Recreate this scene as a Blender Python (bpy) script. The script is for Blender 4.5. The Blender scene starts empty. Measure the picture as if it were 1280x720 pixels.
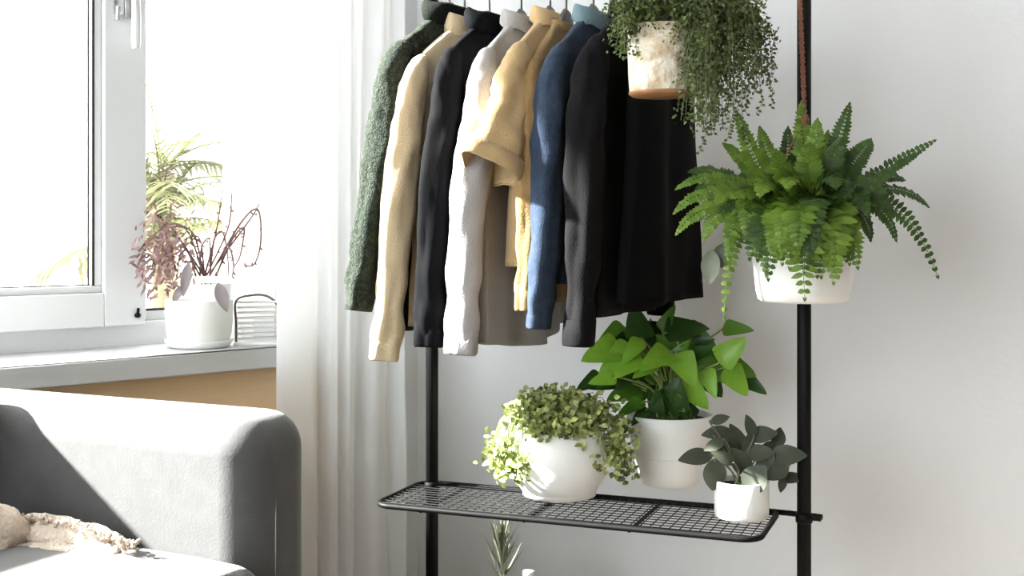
import bpy, bmesh, math, random
from mathutils import Vector, Matrix, noise
PI = math.pi
sc = bpy.context.scene
COL = sc.collection
F = 1500.0; HOR = 285.0; EYE = 1.05
rnd = random.Random(7)
V = Vector

def at(px, py, Y):
    return V(((px-640)/F*Y, Y, EYE-(py-HOR)/F*Y))

# ------------------------------------------------------------------ materials
MATS = {}
def mat(name, col, rough=0.6, metal=0.0, var=0.0, scale=20.0, bump=0.0, bscale=60.0, col2=None,
        stretch=None, translucent=0.0, sheen=0.0, island=0.0, spec=0.5):
    if name in MATS: return MATS[name]
    m = bpy.data.materials.new(name); m.use_nodes = True
    nt = m.node_tree; N = nt.nodes; L = nt.links
    bs = N['Principled BSDF']
    bs.inputs['Roughness'].default_value = rough
    bs.inputs['Metallic'].default_value = metal
    bs.inputs['Specular IOR Level'].default_value = spec
    if sheen: bs.inputs['Sheen Weight'].default_value = sheen
    tc = N.new('ShaderNodeTexCoord'); mp = N.new('ShaderNodeMapping')
    L.new(tc.outputs['Object'], mp.inputs['Vector'])
    if stretch: mp.inputs['Scale'].default_value = stretch
    nz = N.new('ShaderNodeTexNoise'); nz.inputs['Scale'].default_value = scale; nz.inputs['Detail'].default_value = 4
    L.new(mp.outputs[0], nz.inputs['Vector'])
    c2 = col2 if col2 else tuple(c*(1-var) for c in col)
    ramp = N.new('ShaderNodeValToRGB')
    ramp.color_ramp.elements[0].position = .35; ramp.color_ramp.elements[1].position = .65
    ramp.color_ramp.elements[0].color = (*c2, 1); ramp.color_ramp.elements[1].color = (*col, 1)
    L.new(nz.outputs['Fac'], ramp.inputs['Fac'])
    out = ramp.outputs['Color']
    if island:
        ge = N.new('ShaderNodeNewGeometry'); r2 = N.new('ShaderNodeMapRange')
        r2.inputs['To Min'].default_value = 1-island; r2.inputs['To Max'].default_value = 1+island
        L.new(ge.outputs['Random Per Island'], r2.inputs['Value'])
        mx = N.new('ShaderNodeMix'); mx.data_type = 'RGBA'; mx.blend_type = 'MULTIPLY'
        mx.inputs['Factor'].default_value = 1
        L.new(out, mx.inputs['A']); L.new(r2.outputs[0], mx.inputs['B'])
        out = mx.outputs['Result']
    L.new(out, bs.inputs['Base Color'])
    if bump:
        nb = N.new('ShaderNodeTexNoise'); nb.inputs['Scale'].default_value = bscale; nb.inputs['Detail'].default_value = 3
        L.new(mp.outputs[0], nb.inputs['Vector'])
        b = N.new('ShaderNodeBump'); b.inputs['Strength'].default_value = bump; b.inputs['Distance'].default_value = .01
        L.new(nb.outputs['Fac'], b.inputs['Height']); L.new(b.outputs[0], bs.inputs['Normal'])
    if translucent:
        tr = N.new('ShaderNodeBsdfTranslucent'); L.new(out, tr.inputs['Color'])
        ms = N.new('ShaderNodeMixShader'); ms.inputs[0].default_value = translucent
        L.new(bs.outputs[0], ms.inputs[1]); L.new(tr.outputs[0], ms.inputs[2])
        L.new(ms.outputs[0], N['Material Output'].inputs['Surface'])
    MATS[name] = m
    return m

def glass_mat():
    m = bpy.data.materials.new('window_glass'); m.use_nodes = True
    nt = m.node_tree; N = nt.nodes; L = nt.links
    N.remove(N['Principled BSDF'])
    tr = N.new('ShaderNodeBsdfTransparent'); tr.inputs[0].default_value = (.97, .98, .97, 1)
    gl = N.new('ShaderNodeBsdfGlossy'); gl.inputs['Roughness'].default_value = .02
    ms = N.new('ShaderNodeMixShader'); ms.inputs[0].default_value = .04
    L.new(tr.outputs[0], ms.inputs[1]); L.new(gl.outputs[0], ms.inputs[2])
    L.new(ms.outputs[0], N['Material Output'].inputs['Surface'])
    return m
def sheer_mat(name, a, col=(.93, .93, .94)):
    m = bpy.data.materials.new(name); m.use_nodes = True
    nt = m.node_tree; N = nt.nodes; L = nt.links
    N.remove(N['Principled BSDF'])
    tr = N.new('ShaderNodeBsdfTransparent')
    tl = N.new('ShaderNodeBsdfTranslucent'); tl.inputs[0].default_value = (*col, 1)
    df = N.new('ShaderNodeBsdfDiffuse'); df.inputs[0].default_value = (*col, 1)
    tc = N.new('ShaderNodeTexCoord'); nz = N.new('ShaderNodeTexNoise'); nz.inputs['Scale'].default_value = 900
    L.new(tc.outputs['Object'], nz.inputs['Vector'])
    bp = N.new('ShaderNodeBump'); bp.inputs['Strength'].default_value = .15
    L.new(nz.outputs['Fac'], bp.inputs['Height']); L.new(bp.outputs[0], df.inputs['Normal'])
    m1 = N.new('ShaderNodeMixShader'); m1.inputs[0].default_value = .5
    L.new(df.outputs[0], m1.inputs[1]); L.new(tl.outputs[0], m1.inputs[2])
    m2 = N.new('ShaderNodeMixShader'); m2.inputs[0].default_value = a
    L.new(m1.outputs[0], m2.inputs[1]); L.new(tr.outputs[0], m2.inputs[2])
    L.new(m2.outputs[0], N['Material Output'].inputs['Surface'])
    return m

# ------------------------------------------------------------------ mesh helpers
class MB:
    def __init__(s): s.v = []; s.f = []; s.smooth = True
    def add(s, vs, fs):
        n = len(s.v); s.v += [tuple(x) for x in vs]; s.f += [tuple(i+n for i in f) for f in fs]; return s
    def box(s, x0, x1, y0, y1, z0, z1, M=None):
        p = [V((x, y, z)) for z in (z0, z1) for x, y in ((x0, y0), (x1, y0), (x1, y1), (x0, y1))]
        if M: p = [M @ q for q in p]
        return s.add(p, [(3, 2, 1, 0), (4, 5, 6, 7), (0, 1, 5, 4), (1, 2, 6, 5), (2, 3, 7, 6), (3, 0, 4, 7)])
    def tube(s, pts, r, seg=8, closed=False, caps=True):
        pts = [V(p) for p in pts]; n = len(pts)
        rs = r if isinstance(r, (list, tuple)) else [r]*n
        vs = []; fs = []
        ref = None
        for i, p in enumerate(pts):
            a = pts[(i-1) % n] if (closed or i > 0) else p
            b = pts[(i+1) % n] if (closed or i < n-1) else p
            t = (b-a)
            t = t.normalized() if t.length > 1e-9 else V((0, 0, 1))
            if ref is None:
                ref = t.orthogonal().normalized()
            ref = (ref - t*ref.dot(t))
            ref = ref.normalized() if ref.length > 1e-6 else t.orthogonal().normalized()
            w = t.cross(ref)
            for k in range(seg):
                an = 2*PI*k/seg
                vs.append(p+(ref*math.cos(an)+w*math.sin(an))*rs[i])
        m = n if closed else n-1
        for i in range(m):
            for k in range(seg):
                a = i*seg+k; b = i*seg+(k+1) % seg
                c = ((i+1) % n)*seg+(k+1) % seg; d = ((i+1) % n)*seg+k
                fs.append((a, b, c, d))
        if caps and not closed:
            fs.append(tuple(range(seg-1, -1, -1))); fs.append(tuple((n-1)*seg+k for k in range(seg)))
        return s.add(vs, fs)
    def lathe(s, prof, seg=48, c=(0, 0, 0), sx=1, sy=1):
        vs = []; fs = []
        for r, z in prof:
            for k in range(seg):
                a = 2*PI*k/seg
                vs.append((c[0]+r*sx*math.cos(a), c[1]+r*sy*math.sin(a), c[2]+z))
        for i in range(len(prof)-1):
            for k in range(seg):
                fs.append((i*seg+k, i*seg+(k+1) % seg, (i+1)*seg+(k+1) % seg, (i+1)*seg+k))
        if prof[0][0] > 1e-5: fs.append(tuple(range(seg-1, -1, -1)))
        if prof[-1][0] > 1e-5: fs.append(tuple((len(prof)-1)*seg+k for k in range(seg)))
        return s.add(vs, fs)
    def leaf(s, base, d, up, L, W, fold=.15, curl=.2, n=5, shape='oval', wav=0.0):
        """a leaf blade from base along d; up is roughly its face normal"""
        d = V(d).normalized(); up = V(up); up = (up-d*up.dot(d))
        up = up.normalized() if up.length > 1e-6 else d.orthogonal().normalized()
        sd = d.cross(up)
        vs = []; fs = []
        for i in range(n+1):
            t = i/n
            if shape == 'oval': w = math.sin(PI*min(.985, max(.02, t**.85)))**.75
            elif shape == 'heart': w = min(1, (t*7)**.6)*(1-t)**.62*1.35
            elif shape == 'strap': w = (1-t**2)*.9+.05
            else: w = 4*t*(1-t)
            w *= W/2
            c = V(base)+d*(L*t*(1-.12*curl*t))-up*(curl*L*t*t)
            e = up*(fold*w*1.2+wav*W*math.sin(t*9))
            vs += [c+sd*w+e, c, c-sd*w+e]
        for i in range(n):
            a = i*3; fs += [(a, a+1, a+4, a+3), (a+1, a+2, a+5, a+4)]
        return s.add(vs, fs)
    def build(s, name, m, parent=None, smooth=True, loc=None):
        me = bpy.data.meshes.new(name); me.from_pydata(s.v, [], s.f); me.update()
        if smooth: me.shade_smooth()
        o = bpy.data.objects.new(name, me); COL.objects.link(o)
        if m: me.materials.append(m)
        if parent: o.parent = parent
        if loc is not None: o.location = loc
        return o

def bevel(o, w, seg=3, ang=30):
    b = o.modifiers.new('bevel', 'BEVEL'); b.width = w; b.segments = seg; b.limit_method = 'ANGLE'; b.angle_limit = math.radians(ang)
    n = o.modifiers.new('wn', 'WEIGHTED_NORMAL'); n.keep_sharp = False
    return o
def solid(o, t, off=0):
    b = o.modifiers.new('solid', 'SOLIDIFY'); b.thickness = t; b.offset = off; return o
def subd(o, n=1):
    b = o.modifiers.new('sub', 'SUBSURF'); b.levels = n; b.render_levels = n; return o
def tag(o, label, cat, group=None, kind=None):
    if label: o['label'] = label
    if cat: o['category'] = cat
    if group: o['group'] = group
    if kind: o['kind'] = kind
    return o
def struct(o): o['kind'] = 'structure'; return o
def empty(name, loc=(0, 0, 0), rz=0.0):
    o = bpy.data.objects.new(name, None); COL.objects.link(o); o.empty_display_size = .1
    o.location = loc; o.rotation_euler = (0, 0, rz); return o
def spline(pts, n=8):
    pts = [V(p) for p in pts]
    P = [pts[0]*2-pts[1]]+pts+[pts[-1]*2-pts[-2]]
    out = []
    for i in range(1, len(P)-2):
        for k in range(n):
            t = k/n
            out.append(.5*((2*P[i])+(P[i+1]-P[i-1])*t+(2*P[i-1]-5*P[i]+4*P[i+1]-P[i+2])*t*t+(3*P[i]-P[i-1]-3*P[i+1]+P[i+2])*t**3))
    out.append(pts[-1]); return out

# ------------------------------------------------------------------ frame of the room
U = V((.928, -.372, 0))          # along the rack and its wall, to the right
NR = V((-.372, -.928, 0))        # out of the rack wall into the room
RW0 = V((.012, 3.074, 0))        # a point of the rack wall
W = V((-.743, -.669, 0))         # along the window wall, away from the corner
NW = V((.669, -.743, 0))         # out of the window wall into the room
G0 = V((-.457, 3.262, 0))        # glass plane origin (r = 0)
H = 2.75
def wp(r, d, z=0.0): return G0+W*r+NW*d+V((0, 0, z))
def isect(p, a, q, b):
    den = a.x*b.y-a.y*b.x; t = ((q.x-p.x)*b.y-(q.y-p.y)*b.x)/den
    return p+a*t
WD = .20                          # wall face stands this far inside of the glass
corner = isect(G0+NW*WD, W, RW0, U)
rc = (corner-G0).dot(W)
MW = Matrix(((W.x, NW.x, 0, G0.x), (W.y, NW.y, 0, G0.y), (0, 0, 1, 0), (0, 0, 0, 1)))

white_wall = mat('white_plaster', (.71, .72, .745), .9, var=.03, scale=2.5, bump=.08, bscale=90)
pvc = mat('white_window_plastic', (.64, .645, .66), .35, var=.02, scale=3)
black_gasket = mat('black_gasket', (.02, .02, .02), .6)
chrome = mat('brushed_steel', (.5, .5, .5), .3, metal=1.0, var=.1)
wood_tan = mat('tan_wood', (.88, .64, .40), .55, col2=(.84, .60, .36), scale=3, stretch=(1, 1, 14), bump=.05)
floor_m = mat('oak_floor', (.20, .16, .12), .5, col2=(.15, .115, .085), scale=3, stretch=(1, 12, 1))
black_metal = mat('black_powder_coat', (.004, .004, .0045), .55, spec=.15, var=.3, scale=50, bump=.03, bscale=300)

R1 = corner+U*3.9
R2 = R1+NR*5.0
L1 = G0+NW*WD+W*5.0
fl = MB(); fl.add([corner+V((0, 0, 0)), L1, R2, R1, corner-V((0, 0, .1)), L1-V((0, 0, .1)), R2-V((0, 0, .1)), R1-V((0, 0, .1))],
                  [(0, 1, 2, 3), (7, 6, 5, 4), (0, 4, 5, 1), (1, 5, 6, 2), (2, 6, 7, 3), (3, 7, 4, 0)])
struct(fl.build('floor', floor_m, smooth=False))
cz = V((0, 0, H)); cu = V((0, 0, H+.15))
ce = MB(); oc = [corner-U*.4-NR*.2, L1-NW*.4+W*.2, R2, R1]
ce.add([p+cz for p in oc]+[p+cu for p in oc], [(3, 2, 1, 0), (4, 5, 6, 7), (0, 1, 5, 4), (1, 2, 6, 5), (2, 3, 7, 6), (3, 0, 4, 7)])
struct(ce.build('ceiling', white_wall, smooth=False))
def slab(name, a, b, out, z0, z1, m, th=.15):
    mb = MB(); p = [a, b, b+out*th, a+out*th]
    mb.add([q+V((0, 0, z0)) for q in p]+[q+V((0, 0, z1)) for q in p], [(3, 2, 1, 0), (4, 5, 6, 7), (0, 1, 5, 4), (1, 2, 6, 5), (2, 3, 7, 6), (3, 0, 4, 7)])
    return struct(mb.build(name, m, smooth=False))
slab('wall_back', corner-U*.35, R1+U*.15, -NR, 0, H, white_wall)
slab('wall_right', R1, R2, U, 0, H, mat('grey_plaster', (.30, .30, .30), .9, var=.04, scale=2))
nf = V((R2-L1)); nf = V((nf.y, -nf.x, 0)).normalized()
fwm = mat('warm_grey_plaster', (.40, .39, .37), .9, var=.05, scale=2)
FD = (R2-L1).normalized(); FLn = (R2-L1).length
MF = Matrix(((FD.x, nf.x, 0, L1.x), (FD.y, nf.y, 0, L1.y), (0, 0, 1, 0), (0, 0, 0, 1)))
F0, F1, FZ0, FZ1 = .35, 3.2, .5, 2.5
mb = MB(); mb.box(0, F0, 0, .15, 0, H, MF); mb.box(F1, FLn, 0, .15, 0, H, MF); mb.box(F0, F1, 0, .15, 0, FZ0, MF); mb.box(F0, F1, 0, .15, FZ1, H, MF)
struct(mb.build('wall_front', fwm, smooth=False))
w2 = struct(empty('added_fill_window', (0, 0, 0)))  # unseen window added in the front wall to let in fill light
mb = MB(); 
for b_ in ((F0, F1, .04, .10, FZ0, FZ0+.07), (F0, F1, .04, .10, FZ1-.07, FZ1), (F0, F0+.07, .04, .10, FZ0, FZ1), (F1-.07, F1, .04, .10, FZ0, FZ1), ((F0+F1)/2-.04, (F0+F1)/2+.04, .04, .10, FZ0, FZ1)): mb.box(*b_, M=MF)
mb.build('window_frame', pvc, w2, smooth=False)
mb = MB(); mb.box(F0+.06, F1-.06, .068, .072, FZ0+.06, FZ1-.06, MF); mb.build('glass_pane', glass_mat(), w2, smooth=False)
# window wall with its opening
RA, RB, ZA, ZB = .20, 3.15, .755, 2.5
wl = MB()
wl.box(rc-.0, RA, -.16, WD, 0, H, MW); wl.box(RB, 5.0, -.16, WD, 0, H, MW)
wl.box(RA, RB, -.16, WD, ZB, H, MW); wl.box(RA, RB, -.16, WD, 0, ZA-.02, MW)
struct(wl.build('wall_left', white_wall, smooth=False))
# tan board under the sill
tp = MB(); tp.box(RA+.01, RB, WD+.001, WD+.022, .12, ZA-.022, MW)
o = struct(tp.build('trim_1', wood_tan, smooth=False)); bevel(o, .003, 2)
tp = MB(); tp.box(RA+.01, RB, WD+.022, WD+.045, .12, .615, MW)
o = struct(tp.build('trim_2', mat('darker_tan_wood', (.62, .44, .27), .55, col2=(.57, .40, .24), scale=3, stretch=(1, 1, 14)), smooth=False)); bevel(o, .003, 2)

# window
win = struct(empty('window_1', wp(.6, 0, ZA)))
Wi = MW.copy(); 
def wpart(name, m, boxes, parent, bev=.004, off=True):
    mb = MB()
    for b in boxes: mb.box(*b, M=MW)
    o = mb.build(name, m, smooth=False); o.parent = parent
    o.matrix_parent_inverse = parent_inv(parent)
    if bev: bevel(o, bev, 2)
    return o
def parent_inv(p):
    M = Matrix.Identity(4); q = p; chain = []
    while q: chain.append(q); q = q.parent
    for q in reversed(chain):
        M = M @ q.matrix_parent_inverse @ Matrix.Translation(q.location) @ q.rotation_euler.to_matrix().to_4x4()
    return M.inverted()
RS0, RS1 = .590, .700             # sash stile
GX0, GX1 = .25, .572
fr = wpart('window_frame', pvc, [
    (RA, RB, -.06, .012, ZA, .828), (RA, RB, -.06, .012, 2.42, ZB),
    (RA, GX0, -.06, .012, .828, 2.42), (.572, .600, -.06, .012, .828, 2.42), (RB-.07, RB, -.06, .012, .828, 2.42),
    (GX0, GX1, -.045, -.005, .826, .852)], win)
wpart('gasket', black_gasket, [(GX0, GX1, -.03, -.006, .850, .856), (.567, .5715, -.03, -.004, .856, 2.42), (.5875, .5895, 0, .0122, .83, 2.42)], fr, 0)
wpart('glass_pane', glass_mat(), [(GX0-.01, GX1, -.026, -.022, .84, 2.43)], fr, 0)
gm = fr.children[1].data.materials[0] if len(fr.children) > 1 else bpy.data.materials['window_glass']
sash = wpart('sash', pvc, [
    (RS0, .690, -.03, .045, .822, 2.41), (.690, 2.92, -.03, .045, .822, .900), (.690, 2.92, -.03, .045, 2.33, 2.41), (2.92, 3.0, -.03, .045, .822, 2.41),
    (.690, .712, .006, .030, .917, 2.33), (.690, 2.92, .006, .030, .90, .917)], win, .003)
wpart('gasket', black_gasket, [(.709, .7150, .0065, .010, .9165, 2.33), (.712, 2.92, .0065, .012, .914, .9195), (.7075, .7126, .0255, .0305, .917, 2.33)], sash, 0)
wpart('glass_pane', gm, [(.71, 2.93, .002, .006, .91, 2.34)], sash, 0)
# handle and its lock on the stile, upper part just inside the frame
hb = MB(); hb.box(.622, .646, .0455, .056, 1.54, 1.70, MW)
h = hb.build('handle_plate', chrome, smooth=False); h.parent = sash; h.matrix_parent_inverse = parent_inv(sash); bevel(h, .003, 2)
hb = MB(); hb.tube([wp(.634, .056, 1.60), wp(.634, .085, 1.60)], .008, 12); 
hb.tube(spline([wp(.634, .085, 1.605), wp(.634, .088, 1.58), wp(.633, .088, 1.53), wp(.632, .084, 1.465)], 5), [.008]*5+[.010]*5+[.011]*5+[.009], 12)
h = hb.build('handle', pvc); h.parent = sash; h.matrix_parent_inverse = parent_inv(sash)
hb = MB(); hb.tube([wp(.664, .046, 1.56), wp(.664, .060, 1.56), wp(.666, .06, 1.53)], .006, 8); hb.box(.648, .668, .0455, .055, 1.545, 1.60, MW)
h = hb.build('latch', chrome, smooth=False); h.parent = sash; h.matrix_parent_inverse = parent_inv(sash)
hb = MB(); hb.tube([wp(.612, .0455, .845), wp(.612, .055, .845)], .006, 10); hb.tube([wp(.612, .05, .845), wp(.610, .05, .862)], .0035, 8)
h = hb.build('hinge', black_metal); h.parent = sash; h.matrix_parent_inverse = parent_inv(sash)
sl = wpart('window_sill', mat('white_sill', (.56, .56, .57), .4, var=.03, scale=6), [(RA, RB, .012, .290, ZA-.018, ZA+.017), (RA, RB, .262, .290, ZA-.030, ZA+.017)], win, .004)
SZ = ZA+.017
# baseboard of the rack wall
bb = MB(); a = corner+NR*.0; b = R1
bb.add([a+V((0, 0, 0)), b, b+NR*.015, a+NR*.015]+[q+V((0, 0, .08)) for q in (a, b, b+NR*.015, a+NR*.015)], [(3, 2, 1, 0), (4, 5, 6, 7), (0, 1, 5, 4), (1, 2, 6, 5), (2, 3, 7, 6), (3, 0, 4, 7)])
struct(bb.build('baseboard_back', pvc, smooth=False))

# ------------------------------------------------------------------ outdoors
cream = mat('cream_render', (.95, .90, .80), .9, var=.03, scale=1.2)
bd = MB(); bd.box(-9, -2.3, 2.57, 12, -.4, 5.0)  # house block added here so direct sun misses the rack wall
hs = bd.build('sun_block_house', cream, smooth=False)
tag(hs, 'pale cream house wall behind the window glass, added to keep sun off the rack wall', 'house')
roof = MB(); roof.box(-9.2, -2.2, 2.57, 12.2, 5.0, 5.12); roof.build('roof', mat('pale_roof', (.6, .4, .3), .8), hs, smooth=False)
gr = MB(); gr.box(-14, 4, 2.0, 14, -.5, -.4); gr.box(-14, -4.3, -6, 2.0, -.5, -.4)
struct(gr.build('ground', mat('pale_paving', (.65, .62, .56), .9, var=.1, scale=3), smooth=False))

bush_m = mat('pale_palm_leaf', (.36, .40, .17), .7, col2=(.16, .13, .08), scale=8, island=.45, translucent=.45)
root = empty('garden_palm', (-1.27, 4.35, -.4)); tag(root, 'feathery yellow green palm outside the window, behind the wiry sill plant', 'plant')
tr = MB(); tr.tube([(0, 0, 0), (.02, 0, .8), (0, .02, 1.65)], [.06, .05, .04], 10)
tr.build('trunk', mat('palm_trunk', (.35, .28, .18), .9, var=.4, bump=.5), root)
for i in range(40):
    mb = MB(); a = rnd.uniform(0, 2*PI); e = rnd.uniform(.1, 1.3); L = rnd.uniform(.32, .58)
    d = V((math.cos(a)*math.cos(e), math.sin(a)*math.cos(e), math.sin(e)))
    b = V((0, 0, rnd.uniform(1.35, 1.7)))
    pts = [b+d*L*t+V((0, 0, -.42*L*t*t)) for t in [k/10 for k in range(11)]]
    mb.tube(pts, [.005*(1-.08*k) for k in range(11)], 5)
    for k in range(1, 11):
        for s2 in (-1, 1):
            for q in range(2):
                p = pts[k-1].lerp(pts[k], q/2); t = (pts[k]-pts[k-1]).normalized()
                sd = t.cross(V((0, 0, 1))).normalized()*s2
                mb.leaf(p, sd*.8+t*.8+V((0, 0, rnd.uniform(-.3, .2))), V((0, 0, 1)), rnd.uniform(.10, .16), .014, .1, .3, 3, 'strap')
    mb.build('frond', bush_m, root)

# ------------------------------------------------------------------ curtains
sheer = sheer_mat('sheer_curtain', .10); sheer2 = sheer_mat('thin_sheer', .16, (.97, .97, .97))
def curtain(name, P, z0, z1, amp, lam, m, label, seed=0, nz=40, n=160):
    r = random.Random(seed)
    P = spline(P, 20); 
    Ls = [0]
    for i in range(1, len(P)): Ls.append(Ls[-1]+(P[i]-P[i-1]).length)
    tot = Ls[-1]
    vs = []; fs = []
    def pt(u):
        s = u*tot
        for i in range(1, len(P)):
            if Ls[i] >= s-1e-9:
                t = (s-Ls[i-1])/max(1e-9, Ls[i]-Ls[i-1]); q = P[i-1].lerp(P[i], t); d = (P[i]-P[i-1]).normalized()
                return q, V((d.y, -d.x, 0))
        return P[-1], V((0, -1, 0))
    ph = [r.uniform(0, 6) for _ in range(4)]
    for j in range(nz+1):
        v = j/nz; z = z1+(z0-z1)*v
        for i in range(n+1):
            u = i/n; q, nn = pt(u); s = u*tot
            warp = s+.25*lam*math.sin(s*2*PI/lam/2.7+ph[0])+.012*math.sin(v*3+s*20)
            d = amp*(.65+.5*v)*math.sin(2*PI*warp/lam+ph[1])+amp*.35*math.sin(2*PI*warp/lam*1.9+ph[2]+v*1.5)+.006*noise.noise(V((s*14, z*2.2, seed)))
            vs.append(q+nn*d+V((0, 0, z)))
    for j in range(nz):
        for i in range(n):
            a = j*(n+1)+i; fs.append((a, a+1, a+n+2, a+n+1))
    mb = MB(); mb.add(vs, fs); o = mb.build(name, m)
    tag(o, label, 'curtain'); return o
cp = [at(346, 0, 2.76), at(395, 0, 2.80), at(450, 0, 2.86), at(505, 0, 2.93)]
cp = [V((p.x, p.y, 0)) for p in cp]
cur = curtain('sheer_curtain', cp, .015, 2.60, .022, .068, sheer, 'long white sheer curtain hanging in folds between the window and the clothes rack', 3)
# rod above, out of frame, holds it
rd = MB(); d0 = (cp[0]-cp[-1]).normalized(); rd.tube([cp[-1]-d0*.04+V((0, 0, 2.62)), cp[0]+d0*.1+V((0, 0, 2.62)), wp(1.4, .35, 2.62), wp(2.9, .35, 2.62)], .012, 12)
for q in (wp(1.4, .35, 2.62), wp(2.9, .35, 2.62)): rd.tube([q, q+V((0, 0, H-2.62))], .008, 8)
q = cp[-1]+V((0, 0, 2.62)); rd.tube([q, q+V((0, 0, H-2.62))], .008, 8)
tag(rd.build('curtain_rod', pvc), 'white curtain rod above the window carrying the long sheer curtain', 'curtain rod')
sp = [wp(.388, .045), wp(.21, .045)]
c2 = curtain('window_sheer', [wp(.390, .055), wp(.30, .05), wp(.205, .05)], SZ+.004, 2.42, .008, .045, sheer2, 'short white sheer panel over the right edge of the window, ending on the sill', 5, n=70)

# ------------------------------------------------------------------ rack
P0 = V((-.174, 2.61, 0)); PW = .793
UP = V((.9327, -.3605, 0)).normalized(); NP = V((UP.y, -UP.x, 0))   # NP points to the camera
ang = math.atan2(UP.y, UP.x)
rack = empty('clothes_rack', P0, ang)
tag(rack, 'black metal clothes rack with two posts and wire mesh shelf', 'clothes rack')
# local frame: x along rack, -y to the camera
SHZ = .489; BARZ = 1.615
def post(x):
    mb = MB(); mb.tube([(x, 0, 0), (x, 0, BARZ)], .0135, 20); 
    mb.lathe([(.018, 0), (.018, .012), (.0135, .016)], 20, (x, 0, 0))
    mb.lathe([(.0135, .55+.0), (.0155, .552), (.0155, .556), (.0135, .558)], 20, (x, 0, -.07))
    return mb.build('post', black_metal, rack)
post(0); post(PW)
mb = MB(); mb.tube([(0, 0, BARZ), (PW, 0, BARZ)], .0125, 20); mb.build('hanging_rail', black_metal, rack)
mb = MB(); mb.tube([(PW, 0, BARZ-.02), (PW-.008, -.115, BARZ-.02), (PW+.004, -.125, BARZ-.01)], .005, 10); mb.build('hook_arm', black_metal, rack)
iv = (Matrix.Translation(P0) @ Matrix.Rotation(ang, 4, 'Z')).inverted() @ V((at(826, 0, 2.13).x, 2.13, 0))
mb = MB(); mb.tube([(iv.x, 0, BARZ), (iv.x, 0, BARZ+.014), (iv.x, iv.y, BARZ+.0)], .005, 10); mb.build('hook_arm', black_metal, rack)
def tray(z, first=False):
    # corners in local coords, measured on the photo
    x0, x1, yf, yb = .0, .705, -.205, .030
    rr = .035
    def rrect(x0, x1, y0, y1, r, skew, n=7):
        out = []
        for cx, cy, a0 in ((x1-r, y1-r, 0), (x0+r, y1-r, PI/2), (x0+r, y0+r, PI), (x1-r, y0+r, 1.5*PI)):
            for k in range(n+1):
                a = a0+PI/2*k/n; y = cy+r*math.sin(a)
                out.append(V((cx+r*math.cos(a)+skew*(yb-y), y, z)))
        return out
    sk = .0
    mb = MB(); mb.tube(rrect(x0-.035, x1+.035, yf, yb, rr, sk), .0058, 10, closed=True)
    t = mb.build('shelf', black_metal, rack)
    xa, xb = x0-.035, x1+.035
    mb = MB()
    stp = .0185
    n = int((xb-xa)/stp)
    for i in range(1, n):
        x = xa+(xb-xa)*i/n
        y0 = yf+ (max(0, rr-(x-xa))+max(0, rr-(xb-x)))*.35; y1 = yb-(max(0, rr-(x-xa))+max(0, rr-(xb-x)))*.35
        mb.tube([(x+sk*(yb-y0), y0, z), (x+sk*(yb-y1), y1, z)], .00105, 5)
    m2 = int((yb-yf)/stp)
    for j in range(1, m2):
        y = yf+(yb-yf)*j/m2
        mb.tube([(xa+sk*(yb-y), y, z+.002), (xb+sk*(yb-y), y, z+.002)], .00105, 5)
    mb.build('wire_mesh', black_metal, t)
    for x in (.070, .290, .500):
        mb = MB(); mb.tube([(x, yf, z-.004), (x, yb, z-.004)], .0038, 8); mb.build('cross_bar', black_metal, t)
    mb = MB(); mb.tube([(x1+.0, yb, z), (PW+.0, yb-.006, z), (PW+.032, yb-.014, z)], .0055, 10)
    mb.tube([(PW, 0, z), (PW, yb-.004, z)], .006, 8)
    mb.tube([(PW, 0, z), (PW+.032, -.002, z)], .0045, 8)
    mb.build('bracket', black_metal, rack)
    for xx in (0, PW):
        mb = MB(); mb.lathe([(.0135, -.01), (.0165, -.008), (.0165, .008), (.0135, .01)], 20, (xx, 0, z)); mb.build('clamp', black_metal, rack)
tray(SHZ); tray(.235)

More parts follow.
